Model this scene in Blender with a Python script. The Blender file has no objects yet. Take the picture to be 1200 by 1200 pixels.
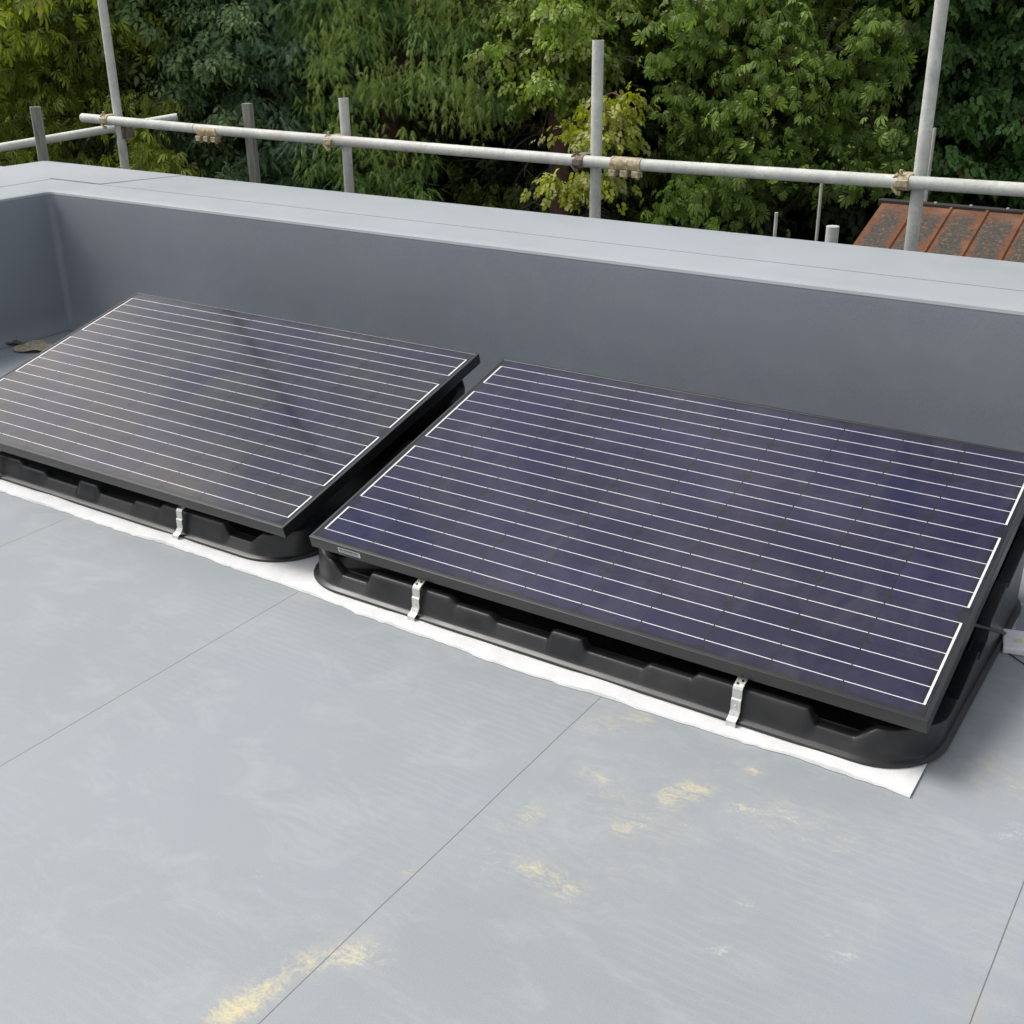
import bpy, math, random
import numpy as np
from mathutils import Vector, Matrix
random.seed(7); RNG = np.random.default_rng(11)
S = bpy.context.scene; COL = S.collection
rad = math.radians

# ------------------------------------------------------------------ camera
YAW, PITCH, ROLL, FPX = -0.5831, 0.4207, -0.0111, 1385.74
CAM = np.array([2.0516, -2.1118, 1.4986])
def basis():
    cy, sy, cp, sp = math.cos(YAW), math.sin(YAW), math.cos(PITCH), math.sin(PITCH)
    f = np.array([sy*cp, cy*cp, -sp]); r = np.array([cy, -sy, 0.]); u = np.cross(r, f)
    c, s = math.cos(ROLL), math.sin(ROLL)
    return c*r+s*u, -s*r+c*u, f
CR, CU, CF = basis()
def ray(x, y): return CF + CR*(x-600)/FPX + CU*(600-y)/FPX
def at(x, y, Z): return CAM + ray(x, y)*Z                    # a point at depth Z
def onz(x, y, z=0.):
    d = ray(x, y); return CAM + d*(z-CAM[2])/d[2]
def ony(x, y, Y):
    d = ray(x, y); return CAM + d*(Y-CAM[1])/d[1]
def onx(x, y, X):
    d = ray(x, y); return CAM + d*(X-CAM[0])/d[0]
cam = bpy.data.cameras.new('camera'); camo = bpy.data.objects.new('camera', cam); COL.objects.link(camo)
m = Matrix.Identity(4)
for i in range(3):
    m[i][0], m[i][1], m[i][2], m[i][3] = CR[i], CU[i], -CF[i], CAM[i]
camo.matrix_world = m
cam.sensor_width = 36; cam.sensor_fit = 'HORIZONTAL'; cam.lens = 36*FPX/1200
cam.clip_start = .05; cam.clip_end = 2000
S.camera = camo

# ------------------------------------------------------------------ helpers
def link(o, parent=None):
    COL.objects.link(o)
    if parent: o.parent = parent
    return o
def tag(o, label=None, cat=None, group=None, kind=None):
    if label: o['label'] = label
    if cat: o['category'] = cat
    if group: o['group'] = group
    if kind: o['kind'] = kind
    return o
def empty(name, loc=(0, 0, 0), **k):
    o = bpy.data.objects.new(name, None); o.location = loc; o.empty_display_size = .1
    link(o); return tag(o, **k)

class MB:
    def __init__(s): s.v = []; s.f = []; s.mi = []
    def add(s, v, f, mi=0):
        n = len(s.v); s.v += [tuple(map(float, p)) for p in v]
        for q in f: s.f.append(tuple(i+n for i in q)); s.mi.append(mi)
    def box(s, a, b, mi=0):
        x0, y0, z0 = a; x1, y1, z1 = b
        s.add([(x0,y0,z0),(x1,y0,z0),(x1,y1,z0),(x0,y1,z0),(x0,y0,z1),(x1,y0,z1),(x1,y1,z1),(x0,y1,z1)],
              [(0,3,2,1),(4,5,6,7),(0,1,5,4),(1,2,6,5),(2,3,7,6),(3,0,4,7)], mi)
    def tube(s, pts, r, n=16, mi=0, hollow=0, rs=None):
        pts = [Vector(p) for p in pts]; rings = []; up = None
        for i, p in enumerate(pts):
            d = (pts[min(i+1, len(pts)-1)]-pts[max(i-1, 0)]).normalized()
            if up is None:
                up = Vector((0,0,1)) if abs(d.z) < .9 else Vector((1,0,0))
            a = d.cross(up).normalized(); b = a.cross(d).normalized(); up = b
            rr = rs[i] if rs else r
            rings.append([p+(a*math.cos(t)+b*math.sin(t))*rr for t in [2*math.pi*k/n for k in range(n)]])
        v = [q for R_ in rings for q in R_]; f = []
        for i in range(len(rings)-1):
            for k in range(n):
                f.append((i*n+k, (i+1)*n+k, (i+1)*n+(k+1) % n, i*n+(k+1) % n))
        if hollow:
            for end, ring in ((0, rings[0]), (1, rings[-1])):
                c = pts[0] if end == 0 else pts[-1]; d = (pts[1]-pts[0]).normalized() if end == 0 else (pts[-2]-pts[-1]).normalized()
                base = 0 if end == 0 else (len(rings)-1)*n; o = len(v)
                v += [c+(q-c)*(1-hollow) for q in ring]; v += [c+(q-c)*(1-hollow)+d*.06 for q in ring]; v.append(c+d*.06)
                for k in range(n):
                    k2 = (k+1) % n
                    f += [(base+k, base+k2, o+k2, o+k), (o+k, o+k2, o+n+k2, o+n+k), (o+n+k, o+n+k2, o+2*n)]
        else:
            f.append(tuple(range(n))); f.append(tuple((len(rings)-1)*n+k for k in reversed(range(n))))
        s.add(v, f, mi)
    def build(s, name, mats, parent=None, smooth=False, bevel=0, seg=2, loc=None):
        me = bpy.data.meshes.new(name); me.from_pydata(s.v, [], s.f); me.validate()
        mats = mats if isinstance(mats, (list, tuple)) else [mats]
        for q in mats: me.materials.append(q)
        if len(me.polygons) == len(s.mi): me.polygons.foreach_set('material_index', s.mi)
        import bmesh
        bm = bmesh.new(); bm.from_mesh(me); bmesh.ops.recalc_face_normals(bm, faces=bm.faces); bm.to_mesh(me); bm.free()
        o = bpy.data.objects.new(name, me); link(o, parent)
        if loc: o.location = loc
        if smooth:
            me.polygons.foreach_set('use_smooth', [True]*len(me.polygons))
            try: me.set_sharp_from_angle(angle=rad(smooth if smooth is not True else 40))
            except Exception: pass
        if bevel:
            b = o.modifiers.new('bevel', 'BEVEL'); b.width = bevel; b.segments = seg; b.limit_method = 'ANGLE'; b.angle_limit = rad(30)
            b.harden_normals = False
        return o

# ------------------------------------------------------------------ node helpers
class NT:
    def __init__(s, name):
        s.m = bpy.data.materials.new(name); s.m.use_nodes = True; s.t = s.m.node_tree; s.t.nodes.clear()
        s.out = s.t.nodes.new('ShaderNodeOutputMaterial')
    def n(s, typ, **k):
        q = s.t.nodes.new('ShaderNode'+typ)
        for a, b in k.items(): setattr(q, a, b)
        return q
    def put(s, sock, v):
        if hasattr(v, 'is_output'): s.t.links.new(v, sock)
        elif isinstance(v, (tuple, list)) and len(v) == 3 and sock.type == 'RGBA': sock.default_value = (*v, 1)
        else: sock.default_value = v
    def M(s, op, a, b=None, c=None):
        q = s.n('Math', operation=op)
        for i, v in enumerate((a, b, c)):
            if v is not None: s.put(q.inputs[i], v)
        return q.outputs[0]
    def mix(s, f, a, b, bt='MIX'):
        q = s.n('Mix', data_type='RGBA', blend_type=bt)
        s.put(q.inputs[0], f); s.put(q.inputs[6], a); s.put(q.inputs[7], b); return q.outputs[2]
    def noise(s, scale, detail=4, rough=.55, vec=None, dist=0, col=False):
        q = s.n('TexNoise'); q.inputs['Scale'].default_value = scale; q.inputs['Detail'].default_value = detail
        q.inputs['Roughness'].default_value = rough; q.inputs['Distortion'].default_value = dist
        if vec is not None: s.t.links.new(vec, q.inputs['Vector'])
        return q.outputs[1 if col else 0]
    def ramp(s, f, a, b, lo=0., hi=1.):
        q = s.n('MapRange'); q.clamp = True
        s.put(q.inputs[0], f); q.inputs[1].default_value = a; q.inputs[2].default_value = b
        q.inputs[3].default_value = lo; q.inputs[4].default_value = hi; return q.outputs[0]
    def obj(s): return s.n('TexCoord').outputs['Object']
    def scale(s, vec, sc):
        q = s.n('Mapping'); s.t.links.new(vec, q.inputs[0]); q.inputs['Scale'].default_value = sc; return q.outputs[0]
    def bump(s, h, st=.3, d=.01):
        q = s.n('Bump'); s.put(q.inputs['Height'], h); q.inputs['Strength'].default_value = st; q.inputs['Distance'].default_value = d
        return q.outputs[0]
    def bsdf(s, color, rough=.5, metal=0, spec=.5, normal=None, coat=0, coat_rough=.1, ior=1.5, **k):
        b = s.n('BsdfPrincipled')
        s.put(b.inputs['Base Color'], color); s.put(b.inputs['Roughness'], rough); s.put(b.inputs['Metallic'], metal)
        b.inputs['Specular IOR Level'].default_value = spec; b.inputs['Coat Weight'].default_value = coat
        b.inputs['Coat Roughness'].default_value = coat_rough; b.inputs['IOR'].default_value = ior
        if normal is not None: s.put(b.inputs['Normal'], normal)
        s.t.links.new(b.outputs[0], s.out.inputs[0]); return b
    def attr(s, name, vector=False):
        q = s.n('Attribute'); q.attribute_name = name; return q.outputs[0] if vector else q.outputs[2]

def simple(name, col, rough=.5, metal=0, var=.15, sc=30, bump=.1, spec=.5, stretch=(1,1,1)):
    t = NT(name); v = t.scale(t.obj(), stretch); n = t.noise(sc, 5, .6, v)
    dark = tuple(c*(1-var) for c in col); light = tuple(min(1, c*(1+var)) for c in col)
    t.bsdf(t.mix(t.ramp(n, .3, .7), dark, light), t.ramp(n, .3, .7, rough*.85, min(1, rough*1.15)), metal, spec,
           t.bump(n, bump, .002) if bump else None)
    return t.m

# ------------------------------------------------------------------ roof membrane
BASE = (.276, .302, .318)
def membrane(name, base=BASE, floor=False):
    t = NT(name); o = t.obj()
    big = t.noise(.8, 4, .55, o, .6); mid = t.noise(3.2, 5, .6, o, 1.2); fine = t.noise(90, 3, .6, o); speck = t.noise(420, 2, .5, o)
    c = t.mix(t.ramp(big, .32, .68), tuple(x*.93 for x in base), (base[0]*1.04, base[1]*1.05, base[2]*1.10))
    c = t.mix(t.ramp(mid, .42, .7, 0, .4), c, (base[0]*1.12, base[1]*1.10, base[2]*1.05))
    c = t.mix(t.ramp(speck, .35, .7, 0, .16), c, (.55, .56, .55))
    streak = t.noise(5, 7, .75, t.scale(o, (1, 1.7, 1)), .7)
    c = t.mix(t.ramp(streak, .50, .74, 0, .28 if floor else .07), c, (.50, .51, .49))
    rough = t.ramp(mid, .3, .7, .50, .66)
    h = t.M('ADD', t.M('MULTIPLY', fine, .15), t.M('MULTIPLY', t.noise(2.2, 2, .5, o), 1.0))
    nrm = t.bump(h, .12, .01)
    if floor:
        sep = t.n('SeparateXYZ'); t.t.links.new(o, sep.inputs[0]); X, Y = sep.outputs[0], sep.outputs[1]
        wob = t.M('MULTIPLY', t.M('SUBTRACT', t.noise(1.3, 2, .5, o), .5), .012)
        k = t.M('DIVIDE', t.M('ADD', t.M('SUBTRACT', X, .0068), wob), .9437)
        d = t.M('MULTIPLY', t.M('ABSOLUTE', t.M('SUBTRACT', k, t.M('ROUND', k))), .9437)
        line = t.ramp(d, .0005, .0016, .85, 0)
        soil = t.M('MULTIPLY', t.ramp(d, .002, .03, 1, 0), t.ramp(t.noise(5, 5, .7, o), .5, .72, 0, .45))
        c = t.mix(soil, c, (.36, .33, .26))
        # pale pollen and clay stains with an outline of their own
        st = t.attr('stain'); wh = t.attr('scuff')
        n1 = t.noise(20, 8, .75, t.scale(o, (1, 1.8, 1)), 1.2); n2 = t.noise(160, 4, .7, o)
        thr = t.M('ADD', t.M('MULTIPLY', t.M('SUBTRACT', t.M('ADD', t.M('MULTIPLY', n1, .6), t.M('MULTIPLY', n2, .4)), .5), 2.6), .42)
        mk = t.ramp(t.M('SUBTRACT', t.M('ADD', st, thr), 1.0), -.10, .34, 0, 1)
        sa = t.M('MULTIPLY', mk, t.ramp(st, 0, .75, 0, .8))
        c = t.mix(t.M('MULTIPLY', t.ramp(st, .08, .6, 0, .42), t.ramp(n1, .42, .68)), c, (.50, .46, .33))
        c = t.mix(sa, c, (.66, .57, .34))
        mw = t.M('MULTIPLY', t.ramp(t.M('SUBTRACT', t.M('ADD', wh, thr), 1.0), -.05, .25, 0, 1), t.ramp(wh, 0, .7, 0, .55))
        c = t.mix(mw, c, (.58, .57, .50))
        vor = t.n('TexVoronoi'); vor.inputs['Scale'].default_value = 9; t.t.links.new(o, vor.inputs['Vector'])
        vs = t.n('SeparateColor'); t.t.links.new(vor.outputs['Color'], vs.inputs[0])
        dot = t.M('MULTIPLY', t.M('LESS_THAN', vor.outputs['Distance'], t.M('MULTIPLY', vs.outputs[0], .022)), t.M('GREATER_THAN', vs.outputs[1], .55))
        c = t.mix(t.M('MULTIPLY', dot, .8), c, (.75, .75, .7))
        # wiped arcs left by cleaning
        arcs = t.n('TexWave'); arcs.wave_type = 'RINGS'; arcs.inputs['Scale'].default_value = 14; arcs.inputs['Distortion'].default_value = 3
        arcs.inputs['Detail'].default_value = 2
        t.t.links.new(o, arcs.inputs['Vector'])
        c = t.mix(t.M('MULTIPLY', t.ramp(arcs.outputs['Fac'], .6, 1, 0, .07), t.ramp(t.noise(1.7, 3, .5, o), .48, .6)), c, (.48, .5, .5))
        lapb = t.M('FRACT', k); c = t.mix(t.M('MULTIPLY', t.M('LESS_THAN', lapb, .058), .035), c, (.5, .52, .54))
        c = t.mix(line, c, (.085, .088, .09))
        rough = t.M('ADD', rough, t.M('MULTIPLY', sa, .3))
    t.bsdf(c, rough, 0, .5, nrm)
    return t.m

def seamline(sk, name='coping_membrane'):
    """coping membrane with its long lap seam"""
    return membrane(name, (.335, .362, .378))

M_floor = membrane('roof_membrane', floor=True)
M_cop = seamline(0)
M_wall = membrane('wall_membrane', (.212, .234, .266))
M_dark = simple('coping_seam_gap', (.29, .30, .31), .7)  # slightly darker grey for the step of the coping lap seam

GZ = -3.3
XW, YW, H, WC = -2.8308, 1.4181, .6367, .657          # inner faces of the parapet, its height and width

# stains: (px0,py0, px1,py1, radius m, strength, kind)
STAINS = [(262,1190,300,1168,.045,.80,0),(300,1168,325,1148,.034,.74,0),(330,1142,338,1135,.03,.66,0),(350,1128,432,1116,.040,.66,0),(405,1120,450,1122,.04,.6,1),(625,1018,668,1044,.045,.62,0),
 (600,965,628,952,.04,.55,0),(728,972,745,968,.035,.62,0),(686,903,706,914,.03,.6,0),(782,935,815,925,.055,.62,0),(880,902,886,906,.02,.8,0),
 (868,948,925,955,.06,.55,1),(868,945,874,948,.02,.7,0),(476,1024,490,1015,.02,.62,0),(705,935,790,970,.09,.42,0),(1130,905,1160,890,.07,.45,0),(1185,985,1200,970,.05,.6,1),
 (1170,920,1200,925,.08,.45,0),(873,1058,880,1060,.018,.7,0),(840,1114,850,1112,.02,.7,1),(985,1120,1000,1118,.025,.65,1),(965,1095,980,1090,.02,.6,1),
 (300,1035,340,1030,.08,.42,1),(560,1000,600,1010,.08,.45,1),(800,1000,960,1010,.2,.36,1),(900,960,1010,990,.15,.36,0),(640,1010,760,1000,.15,.34,0),
 (250,1080,300,1100,.10,.38,1),(860,860,960,900,.12,.38,1),(1040,950,1120,960,.12,.38,1),(130,960,300,940,.2,.3,1),(380,930,560,960,.25,.33,1),
 (60,850,200,880,.2,.28,1),(700,850,760,840,.05,.5,0),(820,1130,1000,1140,.2,.34,1),(450,830,600,850,.2,.28,1),(1100,1080,1180,1100,.15,.34,1)]
def floor_sheet():
    xs = np.concatenate([[XW-.2, -2.7], np.arange(-2.6, 2.9, .018), [3.2, 4, 6, 9.]])
    ys = np.concatenate([[-9, -6, -4, -3], np.arange(-2.2, 1.42, .018), [YW+.2]])
    Xg, Yg = np.meshgrid(xs, ys, indexing='ij'); nx, ny = Xg.shape
    v = np.stack([Xg, Yg, 0*Xg], -1).reshape(-1, 3)
    i = np.arange(nx-1)[:, None]*ny+np.arange(ny-1)[None]; f = np.stack([i, i+ny, i+ny+1, i+1], -1).reshape(-1, 4)
    st = np.zeros(len(v)); sc = np.zeros(len(v))
    for a, b, c, d, r, s_, k in STAINS:
        A = onz(a, b)[:2]; B = onz(c, d)[:2]; AB = B-A; P = v[:, :2]-A
        tt = np.clip((P@AB)/max(AB@AB, 1e-9), 0, 1); dd = np.linalg.norm(P-tt[:, None]*AB, axis=1)
        val = s_*np.exp(-(dd/r)**2*.9)
        if k: sc = np.maximum(sc, val)
        else: st = np.maximum(st, val)
    me = bpy.data.meshes.new('flat_roof'); fast_mesh(me, v, f)
    for n_, a in (('stain', st), ('scuff', sc)):
        me.attributes.new(n_, 'FLOAT', 'POINT').data.foreach_set('value', a.astype(np.float32))
    me.materials.append(M_floor); o = bpy.data.objects.new('flat_roof', me); link(o)
    tag(o, 'pale grey welded membrane of the flat roof with pale yellow stains', kind='structure')
def fast_mesh(me, v, f):
    k = f.shape[1]
    me.vertices.add(len(v)); me.vertices.foreach_set('co', np.asarray(v, np.float32).ravel())
    me.loops.add(f.size); me.loops.foreach_set('vertex_index', f.astype(np.int32).ravel())
    me.polygons.add(len(f)); me.polygons.foreach_set('loop_start', np.arange(0, f.size, k, dtype=np.int32))
    me.update(calc_edges=True)
floor_sheet()

# ------------------------------------------------------------------ parapet (one L-shaped wall round the roof corner)
def parapet():
    root = empty('parapet_wall', (XW, YW, 0), label='low grey membrane covered parapet wall around the far corner of the flat roof', cat='wall')
    # profile from the roof up the inner face: (offset outward, z)
    prof = [(-.075, .002), (-.055, .006), (-.025, .018), (-.008, .045), (0, .09), (0, .3), (.002, H-.03), (.006, H-.008)]
    XO, YO = 3.74-2.8308, WC      # widths: left limb wider
    far_x, near_y = 9.0, -9.0
    def path(o, oy=None):      # inner corner rounded path at an offset
        oy = o if oy is None else oy
        r = .03; cx, cy = XW+r-o*0, YW-r
        pts = [(XW-o, near_y)]
        for i in range(9):
            a = math.pi - i*(math.pi/2)/8
            rr = r+o if o <= .02 else r+.02
            pts.append((XW+r+math.cos(a)*(r+o), YW-r+math.sin(a)*(r+oy)))
        pts.append((far_x, YW+oy)); return pts
    mb = MB(); rows = []
    for (o, z) in prof: rows.append([(x, y, z) for x, y in path(max(o, -.044) if o < 0 else o)] if o > -.045 else
                                   [(XW-o, near_y, z)]+[(XW-o, YW+o, z)]*9+[(far_x, YW+o, z)])
    v = []; f = []
    n = 11
    for r_ in rows:
        # extra divisions to let the membrane ripple
        v += r_
    for i in range(len(rows)-1):
        for k in range(n-1): f.append((i*n+k, i*n+k+1, (i+1)*n+k+1, (i+1)*n+k))
    mb.add(v, f)
    # outer faces down to the ground
    xo, yo = XW-XO, YW+YO
    mb.add([(xo+.02, near_y, H-.01), (xo+.02, yo-.02, H-.01), (far_x, yo-.02, H-.01), (xo+.02, near_y, GZ), (xo+.02, yo-.02, GZ), (far_x, yo-.02, GZ)],
           [(0, 3, 4, 1), (1, 4, 5, 2)])
    mb.add([(far_x, YW, -.3), (far_x, yo-.02, -.3), (far_x, yo-.02, H-.01), (far_x, YW, H-.01)], [(0, 1, 2, 3)])
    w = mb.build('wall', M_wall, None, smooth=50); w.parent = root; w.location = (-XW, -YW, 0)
    # coping: inner rounded lip, a field, a lap seam step, an outer strip and a turned-down edge
    cp = MB()
    def band(offs, mi=0):
        v = []; rows = 0
        for (ox, oy, z) in offs:
            if ox < .05:
                r = .03
                ring = [(XW-ox, near_y, z)]+[(XW+r+math.cos(math.pi-i*math.pi/16)*(r+ox), YW-r+math.sin(math.pi-i*math.pi/16)*(r+oy), z) for i in range(9)]+[(far_x, YW+oy, z)]
            else:
                ring = [(XW-ox, near_y, z)]+[(XW-ox, YW+oy, z)]*9+[(far_x, YW+oy, z)]
            v += ring; rows += 1
        f = [(i*11+k, i*11+k+1, (i+1)*11+k+1, (i+1)*11+k) for i in range(rows-1) for k in range(10)]
        cp.add(v, f, mi)
    sx, sy = .33, .27
    band([(.004, .004, H-.012), (.008, .008, H-.003), (.018, .018, H+.001), (.05, .05, H+.002), (sx, sy, H+.0025)])
    band([(sx-.03, sy-.03, H+.0038), (sx-.0301, sy-.0301, H+.0026)], 1)
    band([(sx-.03, sy-.03, H+.0038), (XO-.02, WC-.02, H+.005), (XO-.004, WC-.004, H+.001), (XO, WC, H-.012), (XO, WC, H-.14), (XO-.02, WC-.02, H-.15)])
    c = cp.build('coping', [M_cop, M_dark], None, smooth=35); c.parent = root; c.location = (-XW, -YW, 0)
    # cross laps of the coping, each a strip a few millimetres proud
    def lap(name, quad, z):
        q = MB(); t = .0015
        v = [(x, y, z) for x, y in quad]+[(x, y, z-t) for x, y in quad]
        q.add(v, [(0, 1, 2, 3), (0, 4, 5, 1), (1, 5, 6, 2), (2, 6, 7, 3), (3, 7, 4, 0)])
        b = q.build(name, M_cop, None); b.parent = root; b.location = (-XW, -YW, 0)
    xs = -3.04
    lap('lap_strip', [(-3.70, YW+WC-.02), (-3.14, YW+sy-.03), (xs+.27, YW+sy-.03), (xs+.41, YW+WC-.02)], H+.0066)
    # gusset patch welded in the inner corner
    g = MB(); g.tube([(0, 0, 0), (0, 0, .002)], .11, 28)
    return root
parapet()
def corner_patch(c, nrm, r, name, lab):
    pass

# building below the roof
b = MB(); b.box((XW-.85, -9, GZ), (9, YW+.6, -.02))
tag(b.build('building_body', simple('render_wall', (.4, .39, .36), .85)), 'rendered walls of the building under the flat roof', 'building')

# ------------------------------------------------------------------ solar panels
TILT, PZ, PW, PD = .2576, .14, 1.65, .99
def panel_material(name, ca, cb, cc_, k_):
    t = NT(name); o = t.obj(); sep = t.n('SeparateXYZ'); t.t.links.new(o, sep.inputs[0])
    P = .159; mx = (PW-10*P)/2; my = (PD-6*P)/2
    M = t.M
    u = M('SUBTRACT', sep.outputs[0], mx); v = M('SUBTRACT', sep.outputs[1], my)
    cu = M('MULTIPLY', M('SUBTRACT', M('FRACT', M('DIVIDE', u, P)), .5), P); cv = M('MULTIPLY', M('SUBTRACT', M('FRACT', M('DIVIDE', v, P)), .5), P)
    au = M('ABSOLUTE', cu); av = M('ABSOLUTE', cv)
    def rng(x, a, b): return M('MULTIPLY', M('GREATER_THAN', x, a), M('LESS_THAN', x, b))
    inside = M('MULTIPLY', rng(u, 0, 10*P), rng(v, 0, 6*P))
    cell = M('MULTIPLY', M('MULTIPLY', M('LESS_THAN', au, .0781), M('LESS_THAN', av, .0781)), M('LESS_THAN', M('ADD', au, av), .1440))
    cell = M('MULTIPLY', cell, inside)
    ll = M('LESS_THAN', M('ABSOLUTE', M('SUBTRACT', M('ABSOLUTE', cv), .052)), .0010)
    l0 = M('LESS_THAN', av, .0010)
    ends = M('MAXIMUM', M('LESS_THAN', u, .03), M('GREATER_THAN', u, 10*P-.03))
    bus = M('MULTIPLY', M('MULTIPLY', M('MAXIMUM', ll, l0), M('MAXIMUM', M('LESS_THAN', au, .0778), ends)), M('MULTIPLY', rng(u, -.011, 10*P+.011), rng(v, 0, 6*P)))
    def bar(uu0, uu1, off):
        w = M('MULTIPLY', M('FRACT', M('DIVIDE', M('ADD', v, off), 2*P)), 2*P)
        return M('MULTIPLY', M('MULTIPLY', rng(u, uu0, uu1), rng(w, .0265, 2*P-.0265)), rng(v, .0265, 6*P-.0265))
    bars = M('MAXIMUM', bar(10*P+.0065, 10*P+.0115, 0), bar(-.0115, -.0065, P))
    metal = M('MAXIMUM', bus, bars)
    idx = t.n('CombineXYZ'); t.t.links.new(M('FLOOR', M('DIVIDE', u, P)), idx.inputs[0]); t.t.links.new(M('FLOOR', M('DIVIDE', v, P)), idx.inputs[1])
    oi = t.n('ObjectInfo'); t.t.links.new(M('MULTIPLY', oi.outputs['Random'], 50), idx.inputs[2])
    wn = t.n('TexWhiteNoise'); wn.noise_dimensions = '3D'; t.t.links.new(idx.outputs[0], wn.inputs['Vector'])
    cc = t.mix(wn.outputs['Value'], ca, cb)
    cc = t.mix(t.ramp(t.noise(3.2, 3, .5, o), .35, .65, 0, k_), cc, cc_)  # patchy tint; on the left panel it paints in the reflected trees
    fing = t.ramp(M('SINE', M('MULTIPLY', u, 2*math.pi/.0022)), .3, 1, 0, .12)
    cc = t.mix(fing, cc, (.07, .07, .10))
    c = t.mix(cell, (.012, .011, .018), cc)
    c = t.mix(metal, c, (.80, .80, .80))
    # dried rain marks and thin dust on the glass
    dust = t.ramp(t.noise(9, 6, .7, t.scale(o, (1, .6, 1)), .8), .45, .85, 0, .10)
    c = t.mix(dust, c, (.30, .29, .27))
    B_ = t.bsdf(c, t.ramp(t.noise(3, 4, .6, o), .3, .7, .07, .14), 0, .5, t.bump(t.noise(4, 2, .5, o), .05, .01))
    B_.inputs['Sheen Weight'].default_value = .02; B_.inputs['Sheen Roughness'].default_value = .45; B_.inputs['Sheen Tint'].default_value = (.9, .88, .8, 1)
    return t.m
M_cells = panel_material('solar_cells', (.007, .007, .036), (.013, .012, .052), (.024, .017, .032), .45)
M_cells_reflection = panel_material('solar_cells_reflection_tint', (.013, .012, .036), (.020, .018, .044), (.040, .037, .026), .75)  # olive brown tree reflection painted into the left panel's cell colour
M_frame = NT('black_anodised_aluminium'); M_frame.bsdf((.016, .016, .017), .3, 0, .6); M_frame = M_frame.m
M_tub = NT('moulded_black_plastic')
_n = M_tub.noise(220, 3, .6, M_tub.obj()); _d = M_tub.noise(6, 5, .6, M_tub.obj())
M_tub.bsdf(M_tub.mix(M_tub.ramp(_d, .45, .75, 0, .8), (.021, .021, .022), (.048, .047, .044)), M_tub.ramp(_d, .3, .7, .27, .42), 0, .5, M_tub.bump(_n, .18, .001)); M_tub = M_tub.m
M_galv = simple('galvanised_strap', (.66, .66, .63), .32, .35, .2, 90, .15)
M_white = simple('white_plastic', (.88, .88, .88), .35, 0, .03)
M_sticker = simple('printed_sticker', (.62, .64, .64), .4, 0, .05)
M_ink = simple('sticker_ink', (.06, .06, .06), .6)
M_cable = simple('black_cable_rubber', (.012, .012, .012), .4)

def arc_rect(x0, x1, y0, y1, r, nseg=10, nx=172, ny=98):
    """rounded rectangle path, counter clockwise, with many points on the straights"""
    pts = []
    def line(a, b, n):
        for i in range(n): t = i/n; pts.append((a[0]+(b[0]-a[0])*t, a[1]+(b[1]-a[1])*t))
    def arc(cx, cy, a0):
        for i in range(nseg): a = a0+i*(math.pi/2)/nseg; pts.append((cx+r*math.cos(a), cy+r*math.sin(a)))
    line((x0+r, y0), (x1-r, y0), nx); arc(x1-r, y0+r, -math.pi/2)
    line((x1, y0+r), (x1, y1-r), ny); arc(x1-r, y1-r, 0)
    line((x1-r, y1), (x0+r, y1), nx); arc(x0+r, y1-r, math.pi/2)
    line((x0, y1-r), (x0, y0+r), ny); arc(x0+r, y0+r, math.pi)
    return pts
def sst(a, b, x):
    t = min(1, max(0, (x-a)/(b-a))); return t*t*(3-2*t)
def steps(x, table, e=.006):
    """smooth stepped function: table of (start, level)"""
    v = table[0][1]
    for i in range(1, len(table)): v += (table[i][1]-table[i-1][1])*sst(table[i][0]-e, table[i][0]+e, x)
    return v
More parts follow.
